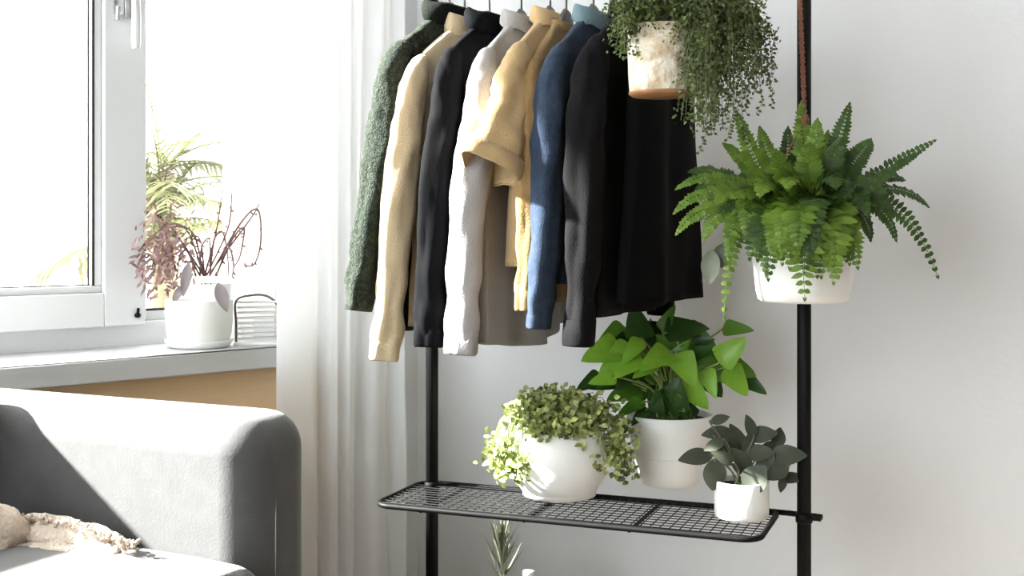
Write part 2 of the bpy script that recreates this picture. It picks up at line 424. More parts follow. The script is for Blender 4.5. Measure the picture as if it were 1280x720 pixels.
# ------------------------------------------------------------------ clothes
hang_m = mat('grey_brown_wood_hanger', (.17, .14, .12), .5, var=.25, scale=12, stretch=(1, 1, 6))
steel = mat('steel_hook', (.45, .45, .45), .3, metal=1)
def on_rail(px):
    # point of the rail seen at column px
    k = (px-640)/F
    s = (k*P0.y-P0.x)/(UP.x-k*UP.y)
    return P0+UP*s
def near_dir(c, px, hw):
    k = (px-640)/F
    lo, hi = 0.0, 1.4
    f = lambda p: (c.x-hw*math.sin(p))-k*(c.y-hw*math.cos(p))
    for _ in range(50):
        mid = (lo+hi)/2
        if f(mid) > 0: lo = mid
        else: hi = mid
    return lo
def hanger(c, rz, zn, label, m=hang_m, slope=.5):
    r = empty('clothes_hanger', (c.x, c.y, zn), rz)
    tag(r, label, 'clothes hanger', 'hangers on the rail')
    mb = MB()
    pts = [V((x, 0, -.002-(slope+.02)*max(0, abs(x)-.058)-.034*min(1, abs(x)/.050)**3)) for x in [-.17+.34*k/24 for k in range(25)]]
    for i in range(24):
        pass
    vs = []; fs = []
    for i, p in enumerate(pts):
        hh = .010+.018*math.exp(-(p.x/.035)**4); t = .0045
        for (a, b) in ((-t, -hh*.6), (t, -hh*.6), (t*1.1, 0), (t, hh*.8), (0, hh), (-t, hh*.8), (-t*1.1, 0)):
            vs.append((p.x, a, p.z+b))
    n = 7
    for i in range(24):
        for k in range(n): fs.append((i*n+k, i*n+(k+1) % n, (i+1)*n+(k+1) % n, (i+1)*n+k))
    fs.append(tuple(range(n-1, -1, -1))); fs.append(tuple(24*n+k for k in range(n)))
    mb.add(vs, fs); mb.build('hanger_bar', m, r)
    hk = MB(); top = BARZ-zn
    R = .020
    pts = [V((0, 0, .02)), V((0, 0, top-R*1.1))]
    pts = [V((0, 0, .02)), V((0, 0, top-.045))]+[V((0, 0, top))+V((0, math.sin(a), math.cos(a)))*R for a in [PI*.85-(PI*1.35)*k/12 for k in range(13)]]
    hk.tube(pts, .0022, 8); hk.build('hook', steel, r)
    return r
def garment(name, label, cat, pxc, pxs, pyc, pys, hem_py, m, cuff=None, hw=.215, th=.030, sleeve='long', sl_w=.040, sl_dx=.02, sl_dy=0.0,
            collar='shirt', colm=None, cuffm=None, fold=.012, seed=1, hemw=None, fluffy=0, hem_curve=0.0, nw=.062, lean=0.0, cuff_w=None, hlabel=None, bodym=None):
    r = random.Random(seed)
    c = on_rail(pxc); phi = near_dir(c, pxs, hw)
    rz = math.atan2(-math.cos(phi), -math.sin(phi))
    zn = EYE-(pyc-HOR)/F*(c.y-.05)
    Yn = c.y-hw*math.cos(phi)
    zs = EYE-(pys-HOR)/F*Yn
    zh = EYE-(hem_py-HOR)/F*(c.y)
    slope = (zn-zs)/(hw-nw)
    root = empty(name, (c.x, c.y, zn), rz); tag(root, label, cat, 'garments on the rail')
    hemw = hemw or hw*.92
    zs -= zn; zh -= zn
    N = 96; NV = 44
    ph = [r.uniform(0, 6) for _ in range(5)]
    def ztop(x):
        a = abs(x)
        return 0 if a < nw else -slope*(a-nw)-.5*max(0, a-hw+.045)
    vs = []; fs = []
    for j in range(NV+1):
        v = (j/NV)**1.15
        e = min(1, v/.12)
        T = .007+(th-.007)*e
        Wd = hw-.024-.014*math.sin(min(1, v/.25)*PI/2)+ (hemw-hw+.038)*v
        for k in range(N):
            a = 2*PI*k/N; ca = math.cos(a); sa = math.sin(a)
            x = Wd*ca
            yy = T*(1 if sa >= 0 else -1)*abs(sa)**.6
            if j == 0 or e < 1:
                yy += (1-e)*(.026*max(0, 1-(abs(x)/nw)**2))*(1 if sa >= 0 else -1)
            sway = fold*v**.7*(math.sin(x*26+ph[0]+v*1.2)+.6*math.sin(x*47+ph[1]-v*2))+fold*.3*noise.noise(V((x*16, v*5, seed*3.1+ (4 if sa > 0 else 0))))
            z = ztop(x)*(1-v)+(zh+hem_curve*(ca*ca-1)*1.0)*v
            fl_ = fluffy*noise.noise(V((x*160, yy*160, z*160+seed))) if fluffy else 0
            vs.append((x*(1+fl_*.3), yy+sway+fl_*.1*(1 if sa > 0 else -1)+lean*v, z))
    for j in range(NV):
        for k in range(N): fs.append((j*N+k, (j+1)*N+k, (j+1)*N+(k+1) % N, j*N+(k+1) % N))
    # close the shoulder seams, leave the neck open
    for k in range(N//2):
        a, b = k, k+1; c1, d1 = (N-k) % N, (N-k-1) % N
        xm = abs((hw-.024)*math.cos(2*PI*(k+.5)/N))
        if xm > nw*.9: fs.append((a, b, d1, c1) if len({a, b, c1, d1}) == 4 else tuple(dict.fromkeys((a, b, d1, c1))))
    mb = MB(); mb.add(vs, fs); body = mb.build('body', bodym or m, root); solid(body, .0016)
    # sleeves
    for sgn in ((1, -1) if sleeve else ()):
        x0 = hw
        if sleeve == 'long':
            cz = (EYE-(cuff-HOR)/F*(Yn-.01))-zn
            if sgn < 0: cz += .03
            L = zs-cz
            dy = sl_dy if sgn > 0 else -.01
            pts = [V((x0-.056, 0, zs+slope*.056-.019)), V((x0-.034, 0, zs+slope*.034-.023)), V((x0-.016, dy*.03, zs-.045)), V((x0-.006, dy*.15, zs-.13)),
                   V((x0+.004+sl_dx*.3, dy*.4, zs-L*.45)), V((x0+sl_dx*.7, dy*.75, zs-L*.75)), V((x0+sl_dx, dy, cz))]
            rw = [.020, .026, .036, .042, .041, .036, .032]
        else:
            cz = (EYE-(cuff-HOR)/F*(Yn-.02))-zn; L = zs-cz
            pts = [V((x0-.056, 0, zs+slope*.056-.019)), V((x0-.034, 0, zs+slope*.034-.024)), V((x0-.014, sl_dy*.1, zs-.05)), V((x0+.004, sl_dy*.3, zs-.12)), V((x0+sl_dx, sl_dy, cz))]
            rw = [.020, .032, .044, .054, .066]
        cl = spline(pts, 9); nn = len(cl); NS = 36
        rws = []
        for i in range(nn):
            t = i/(nn-1)*(len(rw)-1); k = min(int(t), len(rw)-2); rws.append(rw[k]+(rw[k+1]-rw[k])*(t-k))
        vs = []; fs = []
        for i, p in enumerate(cl):
            a_ = cl[max(0, i-1)]; b_ = cl[min(nn-1, i+1)]; t = (b_-a_).normalized(); t.x *= sgn
            yv = V((0, 1, 0)); nv = t.cross(yv).normalized(); yv = nv.cross(t).normalized()
            q = i/(nn-1); P = V((p.x*sgn, p.y, p.z))
            w = rws[i]*sl_w/.040
            w *= 1+.07*math.sin(q*17+ph[2])*q
            wob = .010*math.sin(q*7+ph[3])*q*(1-q)*2
            for k in range(NS):
                an = 2*PI*k/NS
                rr = 1+.11*math.sin(3*an+ph[4]+q*3)*q-.07*max(0, math.sin(2*an+ph[0]+3*noise.noise(V((q*4, seed, 0)))))**3*min(1, q*3)+.05*noise.noise(V((math.cos(an)*3, math.sin(an)*3, q*22+seed)))+.05*math.sin(5*an+q*9+ph[1])*q+.16*noise.noise(V((math.cos(an)*1.3, math.sin(an)*1.3, q*13+seed)))*min(1, q*2)
                if q > .8 and sleeve == 'long': rr *= 1+.10*math.sin((q-.8)*60)*abs(math.sin(2*an+1))
                if fluffy: rr *= 1+fluffy*.8*noise.noise(V((math.cos(an)*7, math.sin(an)*7, q*60)))
                ry = w*.80; rn = w*1.0
                vs.append(P+nv*(rn*rr*math.cos(an))+yv*(ry*rr*math.sin(an)+wob))
        for i in range(nn-1):
            for k in range(NS): fs.append((i*NS+k, i*NS+(k+1) % NS, (i+1)*NS+(k+1) % NS, (i+1)*NS+k))
        mb = MB(); mb.add(vs, fs); s_ = mb.build('sleeve', m, root); solid(s_, .0016)
        # cuff band on the sleeve end
        if cuffm:
            vs2 = []; fs2 = []; last = (nn-1)*NS; step = NS*(3 if sleeve == 'long' else 2)
            e = [V(vs[last+k]) for k in range(NS)]; cc = sum(e, V((0, 0, 0)))/NS; s0 = [V(vs[last-step+k]) for k in range(NS)]; ss = sum(s0, V((0, 0, 0)))/NS
            axis = (cc-ss).normalized(); hh = .045 if sleeve == 'long' else .03
            for j in range(4):
                f_ = (-hh, -hh*.4, .0, .004)[j]; g = (1.05, 1.07, 1.06, 1.0)[j]
                for k in range(NS): vs2.append(cc+(e[k]-cc)*g+axis*f_)
            for j in range(3):
                for k in range(NS): fs2.append((j*NS+k, j*NS+(k+1) % NS, (j+1)*NS+(k+1) % NS, (j+1)*NS+k))
            mb = MB(); mb.add(vs2, fs2); cf = mb.build('cuff', cuffm, s_); solid(cf, .002)
    # collar
    if collar:
        cm = colm or m; K = 40; vs = []; fs = []
        if collar == 'shirt': prof = [(1.0, -.012), (1.0, .014), (.98, .026), (1.06, .029), (1.16, .018), (1.24, -.006)]
        elif collar == 'stand': prof = [(1.02, -.014), (1.03, .010), (1.0, .028), (.94, .040), (.90, .036)]
        elif collar == 'hood': prof = [(1.05, -.02), (1.35, .0), (1.45, .022), (1.2, .038), (.95, .030), (.85, .005)]
        else: prof = [(1.04, -.014), (1.06, .0), (1.0, .010), (.93, .006)]
        for g, z in prof:
            for k in range(K):
                an = 2*PI*k/K; ca = math.cos(an); sa = math.sin(an)
                pt_ = (1+.5*max(0, (sa-.6))) if collar == 'shirt' and g > 1.1 else 1
                rx = nw*g; ry = .030*g*pt_
                dz = z-.010*sa*(1 if z > -.01 else 0) - (.030*max(0, sa-.5) if (collar == 'shirt' and g > 1.1) else 0)
                if g > 1.0: dz -= slope*max(0, abs(rx*ca)-nw)*1.0
                vs.append((rx*ca, ry*sa, dz))
        for j in range(len(prof)-1):
            for k in range(K): fs.append((j*K+k, j*K+(k+1) % K, (j+1)*K+(k+1) % K, (j+1)*K+k))
        mb = MB(); mb.add(vs, fs); cl_ = mb.build('collar', cm, root); solid(cl_, .003); subd(cl_, 1)
    hanger(c, rz, zn+.014, hlabel, slope=slope)
    return root, dict(c=c, rz=rz, zn=zn, zs=zs, zh=zh, hw=hw)

def fab(name, col, col2=None, rough=.85, var=.12, bump=.25, bs=350, sheen=.15, scale=14): return mat(name, col, rough, var=var, col2=col2, bump=bump, bscale=bs, sheen=sheen, scale=scale, spec=.08)
green_m = fab('green_sherpa', (.032, .044, .030), (.008, .012, .008), bump=.8, bs=260, scale=120, sheen=.1)
cream_m = fab('cream_cotton', (.55, .44, .29), (.50, .40, .26))
black_m = fab('black_jersey', (.0032, .0034, .0045), bump=.1, sheen=0)
grey_m = fab('light_grey_linen', (.36, .345, .34), (.32, .31, .305))
tan_m = fab('sand_cotton', (.47, .33, .175), (.43, .30, .155))
ochre_m = fab('ochre_wool', (.26, .165, .07), (.22, .135, .055), bump=.3, bs=300)
denim_m = fab('blue_denim', (.034, .050, .082), (.024, .037, .064), bump=.3, scale=60, sheen=.05)
coat_m = fab('black_wool', (.0055, .0052, .006), bump=.2, bs=300, sheen=.02)
black2_m = fab('black_crepe', (.0022, .0022, .0025), bump=.05, sheen=0)
paledenim = fab('pale_blue_denim', (.14, .21, .24), (.12, .18, .21))
dgreen = fab('dark_green_knit', (.010, .013, .010), (.007, .009, .007), bump=.5, sheen=0)

G = {}
G[0] = garment('sherpa_jacket', 'dark green fuzzy jacket with long sleeves, nearest the sheer curtain', 'jacket', 562, 487, 20, 66, 405, green_m, cuff=388, seed=11,
    sl_w=.040, sl_dx=.045, sl_dy=-.045, collar='hood', colm=dgreen, cuffm=None, fluffy=.09, bodym=green_m, hlabel='dark wooden hanger inside the green fuzzy jacket')
G[1] = garment('cotton_shirt', 'cream cotton shirt with long wrinkled sleeve, between green jacket and black sweatshirt', 'shirt', 581, 510, 38, 84, 400, cream_m, cuff=447, seed=12,
    sl_w=.038, sl_dx=.04, sl_dy=-.028, collar='stand', cuffm=cream_m, hlabel='hanger inside the cream cotton shirt')
G[2] = garment('sweatshirt', 'black long sleeve sweatshirt hanging right of the cream shirt', 'sweatshirt', 612, 553, 32, 72, 402, black_m, cuff=430, seed=13,
    sl_w=.037, sl_dx=.03, sl_dy=-.012, collar='hood', cuffm=black_m, hlabel='hanger inside the black long sleeve sweatshirt')
G[3] = garment('linen_shirt', 'light grey linen shirt with a long pale sleeve, right of the black sweatshirt', 'shirt', 652, 598, 30, 76, 418, grey_m, cuff=440, seed=14,
    sl_w=.041, sl_dx=.03, sl_dy=-.022, collar='shirt', cuffm=grey_m, hem_curve=.02, hlabel='hanger inside the light grey linen shirt')
G[4] = garment('short_sleeve_shirt', 'sand coloured shirt with short sleeve and stitched hem', 'shirt', 688, 641, 26, 66, 330, tan_m, cuff=212, seed=15,
    sleeve='short', sl_w=.038, sl_dx=.052, sl_dy=-.028, collar='shirt', cuffm=tan_m, hlabel='hanger inside the sand coloured short sleeve shirt')
G[5] = garment('wool_cardigan', 'ochre brown long sleeve cardigan showing below the short sand sleeve', 'cardigan', 708, 662, 30, 84, 372, ochre_m, cuff=386, seed=16,
    sl_w=.027, sl_dx=.01, sl_dy=-.006, collar='crew', cuffm=ochre_m, hlabel='hanger inside the ochre brown cardigan')
G[6] = garment('denim_jacket', 'blue denim jacket with a pale blue collar and long sleeve', 'jacket', 742, 690, 24, 68, 350, denim_m, cuff=408, seed=17,
    sl_w=.038, sl_dx=.02, sl_dy=-.02, collar='shirt', colm=paledenim, cuffm=denim_m, hlabel='hanger inside the blue denim jacket')
G[7] = garment('wool_coat', 'long black wool coat with grey-lit sleeve, right of the denim jacket', 'coat', 787, 737, 20, 56, 388, coat_m, cuff=430, seed=18,
    sl_w=.042, sl_dx=.015, sl_dy=-.014, collar='shirt', cuffm=coat_m, hemw=.215, hlabel='hanger inside the long black wool coat')
G[8] = garment('black_dress', 'plain black sleeveless dress, rightmost garment on the rail', 'dress', 828, 785, 24, 60, 376, black2_m, sleeve=None, seed=19, hw=.19, hemw=.205, fold=.007,
    collar='crew', hlabel='hanger inside the plain black dress')

# belt of the denim jacket: thin brown leather end with dark buckle
bx = G[6][0]
mb = MB(); mb.tube([( .12, .03, -.50), (.125, .033, -.58), (.13, .036, -.625)], .006, 8); mb.build('belt', mat('brown_leather', (.33, .12, .05), .5, var=.3), bx)['label'] = 'brown leather belt end'

# ------------------------------------------------------------------ pots and plants
ceramic = mat('white_ceramic', (.86, .86, .84), .35, var=.02, scale=6, spec=.5)
ceramic2 = mat('matt_white_ceramic', (.84, .84, .82), .6, var=.04, scale=8, bump=.1, bscale=40)
soil = mat('dark_soil', (.03, .022, .015), .95, var=.5, scale=90, bump=.8, bscale=120)
def pot_mesh(prof_out, wall=.004, floor=.008):
    """outer profile bottom to top -> closed pot"""
    po = [(0, 0)]+prof_out
    pi = [(max(.001, r-wall), z) for r, z in reversed(prof_out)]
    pi = [p for p in pi if p[1] > floor]
    pi += [(pi[-1][0], floor), (0, floor)]
    pi[0] = (prof_out[-1][0]-wall, prof_out[-1][1])
    mid = [(prof_out[-1][0]-wall*.5, prof_out[-1][1]+wall*.4)]
    mb = MB(); mb.lathe(po+mid+pi, 64); return mb
def soil_disc(r, z, root):
    mb = MB(); mb.lathe([(0, z-.01), (r, z-.01), (r, z), (r*.5, z+.003), (0, z+.004)], 40); return mb.build('soil', soil, root)

SHELF_TOP = SHZ+.0033
def on_shelf(px, py):   # shelf point seen at that pixel
    Y = (EYE-SHELF_TOP)*F/(py-HOR); return V(((px-640)/F*Y, Y, SHELF_TOP))

# 1 bowl with small variegated foliage
c = on_shelf(699, 622)
r1 = empty('bushy_potted_plant', c); tag(r1, 'round white bowl pot with small yellow green variegated leaves on the mesh shelf', 'potted plant', 'potted plants')
pot_mesh([(.052, 0), (.060, .004), (.080, .020), (.094, .045), (.099, .075), (.096, .105), (.090, .130), (.086, .143)]).build('pot', ceramic, r1)
soil_disc(.080, .130, r1)
varm = mat('variegated_leaf', (.50, .54, .20), .5, col2=(.09, .14, .02), scale=55, island=.45, translucent=.25)
mb = MB(); st = MB(); rr = random.Random(5)
clusters = []
for i in range(150):
    a = rr.uniform(0, 2*PI); q = rr.random()**.5
    # dome, hanging over left and right rims
    R = .135*q
    x = R*math.cos(a)*1.08; y = R*math.sin(a)*.75
    z = .150+.042*(1-q*q)+rr.uniform(-.015, .018)
    if q > .72:
        drop = rr.uniform(0, .085)*(1 if math.cos(a)*1 < -.2 or math.cos(a) > .2 else 0)
        z -= drop+.02
        if math.sin(a) < 0 and abs(x) < .055: z = .15+rr.uniform(0, .02)
    clusters.append(V((x, y, z)))
for cpt in clusters:
    b = V((cpt.x*.35, cpt.y*.35, .135))
    midp = V((cpt.x*.8, cpt.y*.8, max(cpt.z, .15)+.02))
    st.tube(spline([b, midp, cpt], 4), .0011, 4)
    for k in range(20):
        off = V((rr.gauss(0, .011), rr.gauss(0, .011), rr.gauss(0, .011)))
        d = V((rr.uniform(-1, 1), rr.uniform(-1, 1), rr.uniform(-.6, .8)))
        mb.leaf(cpt+off, d, V((rr.uniform(-.6, .3), -.7, rr.uniform(0, 1))), rr.uniform(.010, .017), rr.uniform(.009, .013), .1, .25, 3)
st.build('stem', mat('green_stem', (.22, .28, .08), .6), r1); mb.build('foliage', varm, r1)

# 2 broad leaved plant in tapered pot on a wall bracket
c2p = at(836, 604, 2.60)
r2 = empty('broadleaf_potted_plant', c2p); tag(r2, 'bright green broad-leaved plant in a tapered white pot behind the shelf', 'potted plant', 'potted plants')
pot_mesh([(.056, 0), (.064, .004), (.068, .03), (.078, .07), (.087, .115), (.094, .150)]).build('pot', ceramic2, r2)
soil_disc(.088, .138, r2)
wd = (c2p-RW0).dot(NR)
mb = MB(); 
ringp = [V((.0785*math.cos(a), .0785*math.sin(a), .064)) for a in [2*PI*k/40 for k in range(40)]]
mb.tube(ringp, .002, 6, closed=True)
mb.tube([-NR*.076+V((0, 0, .064)), -NR*wd+V((0, 0, .064))], .004, 8)
tq = V((NR.y, -NR.x, 0))
q = -NR*(wd-.003)+V((0, 0, .064)); mb.tube([q, -NR*wd+V((0, 0, .064))], .018, 20)
mb.build('wall_bracket', ceramic, r2)
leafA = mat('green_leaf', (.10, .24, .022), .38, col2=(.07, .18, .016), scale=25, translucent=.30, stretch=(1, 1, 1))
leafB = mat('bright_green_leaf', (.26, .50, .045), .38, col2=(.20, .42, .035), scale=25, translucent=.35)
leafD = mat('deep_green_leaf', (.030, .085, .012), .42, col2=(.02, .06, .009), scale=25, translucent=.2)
rq = random.Random(88)
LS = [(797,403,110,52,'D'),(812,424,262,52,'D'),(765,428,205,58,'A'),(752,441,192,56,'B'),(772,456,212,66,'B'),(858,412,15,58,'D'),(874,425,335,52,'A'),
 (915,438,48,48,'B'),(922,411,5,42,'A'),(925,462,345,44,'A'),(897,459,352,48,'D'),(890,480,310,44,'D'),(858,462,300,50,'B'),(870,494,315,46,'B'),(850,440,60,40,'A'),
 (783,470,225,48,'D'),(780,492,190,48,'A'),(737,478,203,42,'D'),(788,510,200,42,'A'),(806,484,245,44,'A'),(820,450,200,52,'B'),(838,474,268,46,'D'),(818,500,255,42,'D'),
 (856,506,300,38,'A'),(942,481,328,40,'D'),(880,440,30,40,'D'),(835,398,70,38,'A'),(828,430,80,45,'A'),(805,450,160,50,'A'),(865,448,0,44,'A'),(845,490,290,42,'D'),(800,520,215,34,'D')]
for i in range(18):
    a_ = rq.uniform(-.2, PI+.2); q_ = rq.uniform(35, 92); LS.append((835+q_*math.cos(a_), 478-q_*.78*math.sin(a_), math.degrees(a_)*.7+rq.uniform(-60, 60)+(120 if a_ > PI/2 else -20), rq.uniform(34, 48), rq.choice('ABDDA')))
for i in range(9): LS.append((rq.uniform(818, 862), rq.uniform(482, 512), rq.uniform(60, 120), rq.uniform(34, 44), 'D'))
rr = random.Random(9)
for (px, py, ag, L, k) in LS:
    dY = rr.uniform(-.075, .05)
    if k == 'B': dY = rr.uniform(-.10, -.06)
    if py > 500: dY = -.05
    P = at(px, py, 2.60+dY)-c2p
    Lm = L*1.0*(2.60+dY)/F
    a = math.radians(ag)
    d = V((math.cos(a), -.35+rr.uniform(-.35, .2), math.sin(a))).normalized()
    if ag in (262, 268, 255): d = V((math.cos(a), -.55, math.sin(a))).normalized()
    b = P-d*Lm*.5
    upv = V((rr.uniform(-.5, .1), -.75, .55+rr.uniform(-.3, .3)))
    mb = MB(); mb.leaf(b, d, upv, Lm, Lm*(.66 if L > 43 else .5), .28, .16, 10, 'heart', .015)
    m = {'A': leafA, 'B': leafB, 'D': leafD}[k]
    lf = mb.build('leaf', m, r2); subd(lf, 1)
    sm = MB(); s0 = V((rr.uniform(-.02, .02), rr.uniform(-.02, .02), .135))
    sm.tube(spline([s0, V((b.x*.35, b.y*.4, .135+(b.z-.135)*.6+.01)), b, b+d*.01], 5), .0020, 6)
    sm.build('stem', MATS['green_stem'], r2)

# 3 small pot with dull grey green oval leaves
c3 = on_shelf(927, 646)
r3 = empty('small_potted_plant', c3); tag(r3, 'small white cylinder pot with dusky grey green oval leaves at the shelf end', 'potted plant', 'potted plants')
pot_mesh([(.047, 0), (.051, .003), (.052, .01), (.0525, .070)]).build('pot', ceramic2, r3)
soil_disc(.048, .060, r3)
greyleaf = mat('grey_green_leaf', (.055, .066, .042), .6, col2=(.038, .046, .030), scale=30, translucent=.12)
LS = [(900,524,20,24,.5),(897,541,180,38,.45),(893,556,200,28,.5),(870,571,182,42,.5),(893,594,268,38,.7),(912,563,318,48,.5),(922,550,110,40,.5),(938,533,105,28,.5),
 (953,543,15,34,.6),(949,566,10,36,.55),(973,547,75,24,.7),(984,569,8,44,.55),(971,590,205,32,.6),(989,597,8,34,.4),(944,598,60,38,.8),(926,577,125,38,.6),(957,580,60,32,.6),
 (905,572,150,30,.5),(935,560,80,34,.5),(962,560,40,30,.5),(978,605,250,20,.5)]
rr = random.Random(19)
for (px, py, ag, L, wr) in LS:
    Yc = c3.y+rr.uniform(-.045, .03)
    P = at(px, py, Yc)-c3; Lm = L*1.1*Yc/F; a = math.radians(ag)
    d = V((math.cos(a), rr.uniform(-.4, .1), math.sin(a))).normalized(); b = P-d*Lm*.5
    mb = MB(); mb.leaf(b, d, V((rr.uniform(-.4, .2), -.8, .5)), Lm, Lm*wr*1.05, .15, .12, 8, 'oval')
    lf = mb.build('leaf', greyleaf, r3); subd(lf, 1)
    sm = MB(); s0 = V((rr.uniform(-.015, .015), rr.uniform(-.015, .015), .058))
    sm.tube(spline([s0, V((b.x*.4, b.y*.4, .06+(b.z-.06)*.55)), b, b+d*.006], 5), .0015, 6)
    sm.build('stem', mat('grey_stem', (.12, .13, .08), .6), r3)

# 4 hanging fern
YF = 2.205
c4 = at(1004, 377, YF)
r4 = empty('hanging_fern', c4); tag(r4, 'large green sword fern in a white hanging pot before the right rack post', 'hanging plant', 'hanging plants')
pot_mesh([(.075, 0), (.082, .005), (.086, .02), (.092, .08), (.096, .13), (.098, .150)]).build('pot', ceramic, r4)
soil_disc(.091, .138, r4)
hookp = rack.matrix_basis if False else None
Rk = Matrix.Translation(P0) @ Matrix.Rotation(ang, 4, 'Z')
hp = Rk @ V((PW+.004, -.122, BARZ-.026))
rope = mat('red_brown_cord', (.34, .13, .08), .8, var=.4, scale=200, bump=.6, bscale=400)
knot = at(1006, 150, hp.y)
for k in range(3):
    a = (-.15, PI+.15, PI/2)[k]
    e = V((.098*math.cos(a), .098*math.sin(a), .150))
    cd = MB(); cd.tube([e, knot-c4], .0016, 6)
    cd.build('hanger_cord', rope, r4)
cd = MB()
tw = [knot-c4+(hp-knot)*t+V((.0028*math.cos(t*120), .0028*math.sin(t*120), 0)) for t in [i/60 for i in range(61)]]
cd.tube(tw, .003, 6); tw = [knot-c4+(hp-knot)*t-V((.0028*math.cos(t*120), .0028*math.sin(t*120), 0)) for t in [i/60 for i in range(61)]]
cd.tube(tw, .003, 6); cd.lathe([(0, -.012), (.007, -.006), (.008, 0), (.006, .008), (0, .012)], 12, knot-c4)
cd.build('twisted_rope', rope, r4)
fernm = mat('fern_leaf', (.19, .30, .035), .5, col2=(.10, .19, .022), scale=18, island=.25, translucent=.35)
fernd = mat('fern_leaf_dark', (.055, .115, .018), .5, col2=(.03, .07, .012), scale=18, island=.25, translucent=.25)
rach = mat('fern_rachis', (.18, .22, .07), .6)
def frond(tip, bend, wmax, m, root, seed, base=None, side=None, n=30, twist=None):
    r = random.Random(seed)
    b = base or V((r.uniform(-.03, .03), r.uniform(-.03, .03), .140))
    pts = [b*(1-t)**2+bend*2*t*(1-t)+tip*t*t for t in [k/n for k in range(n+1)]]
    mb = MB(); mb.tube(pts, [.0017*(1-.7*k/n) for k in range(n+1)], 5)
    view = V((-.15, -.8, .6)) if twist is None else twist
    for k in range(3, n+1):
        t = k/n; T = (pts[k]-pts[k-1]).normalized()
        sd = T.cross(view); sd = sd.normalized() if sd.length > .05 else T.orthogonal()
        nrm = sd.cross(T)
        w = wmax*(min(1, (t-.06)*4.5))*(1-t**2.4)**.8+.003
        for s2 in (-1, 1):
            d = sd*s2+T*.35+nrm*r.uniform(-.12, .25)
            mb.leaf(pts[k], d, nrm, w*r.uniform(.88, 1.08), max(.0095, w*.46), .12, r.uniform(.05, .3), 4, 'oval')
    return mb.build('frond', m, root)
FT = [ # tip px, py, dY, bend px, py, width, dark
 (921,140,-.02,945,215,.026,'L'),(950,160,.0,965,215,.024,'L'),(905,180,-.04,940,205,.018,'L'),(1002,128,.0,1000,200,.028,'L'),(1022,150,-.03,1015,200,.028,'L'),
 (1062,130,.0,1042,200,.026,'D'),(1035,165,.03,1030,210,.026,'L'),(1088,175,.02,1070,205,.032,'D'),(985,160,.04,985,220,.028,'D'),(1168,176,.03,1090,220,.018,'D'),
 (1150,190,-.02,1090,225,.016,'D'),(1160,258,.05,1110,205,.020,'D'),(1172,346,.0,1120,190,.022,'D'),(1115,262,-.04,1085,215,.026,'D'),(1088,300,.02,1080,230,.026,'D'),
 (846,236,.0,900,195,.020,'L'),(843,266,-.03,895,205,.022,'L'),(846,292,-.05,890,225,.024,'L'),(868,240,.06,905,205,.026,'D'),(872,275,.03,905,215,.030,'D'),
 (880,300,-.06,900,225,.028,'L'),(862,215,.04,905,200,.022,'D'),(905,398,-.05,912,215,.020,'L'),(912,330,-.08,905,225,.024,'L'),(935,300,-.09,920,205,.030,'L'),
 (1006,374,-.16,996,205,.062,'L'),(1042,354,-.15,1050,215,.052,'L'),(1062,330,-.07,1062,220,.034,'L'),(1020,300,-.14,1015,200,.035,'D'),(978,330,-.12,965,215,.036,'L'),
 (958,345,-.09,940,225,.026,'L'),(1130,225,.05,1085,205,.026,'D'),(1105,240,-.05,1075,210,.028,'D'),(1045,235,-.13,1040,190,.034,'D'),(985,235,-.13,985,190,.036,'L'),
 (950,245,-.10,955,195,.034,'L'),(925,225,.05,940,200,.034,'D'),(1075,220,.03,1060,200,.034,'D'),(1120,300,-.02,1100,215,.022,'D'),(895,255,-.08,920,205,.030,'L'),
 (1012,180,-.06,1008,210,.032,'L'),(972,190,-.06,975,215,.030,'L'),(1050,175,-.04,1040,210,.028,'D'),(1085,270,-.08,1070,205,.030,'D'),(910,285,-.03,915,215,.030,'D')]
rq = random.Random(41)
for i in range(22):
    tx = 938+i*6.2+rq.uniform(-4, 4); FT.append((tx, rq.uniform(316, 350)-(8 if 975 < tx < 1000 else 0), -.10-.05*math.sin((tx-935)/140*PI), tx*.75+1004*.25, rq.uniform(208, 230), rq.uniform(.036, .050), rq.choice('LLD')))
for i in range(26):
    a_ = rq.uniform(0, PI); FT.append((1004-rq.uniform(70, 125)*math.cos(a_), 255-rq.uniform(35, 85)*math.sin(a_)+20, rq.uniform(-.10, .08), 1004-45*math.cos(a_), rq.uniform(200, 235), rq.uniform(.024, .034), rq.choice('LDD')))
for i, (tx, ty, dy, bx_, by_, w, k) in enumerate(FT):
    tip = at(tx, ty, YF+dy)-c4; bnd = at(bx_, by_, YF+dy*.7)-c4
    tw_ = V((-.1, -1, .25)) if (ty < 190 or ty > 320) else V((-.15, -.75, .65))
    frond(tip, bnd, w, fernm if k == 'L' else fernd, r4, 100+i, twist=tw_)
# two dull rounded leaves hanging at the left of the fern
for j, (px, py, L) in enumerate(((890, 330, 36), (905, 322, 26))):
    mb = MB(); P = at(px, py-18, YF-.02)-c4
    mb.leaf(P, V((-.1, -.1, -1)), V((-.3, -.9, .1)), L*YF/F*1.2, .036, .15, .1, 8, 'oval')
    lf = mb.build('round_leaf', greyleaf, r4); subd(lf, 1)
    sm = MB(); sm.tube(spline([V((-.02, -.01, .14)), P+V((.05, 0, .03)), P], 6), .00105, 5); sm.build('stem', rach, r4)

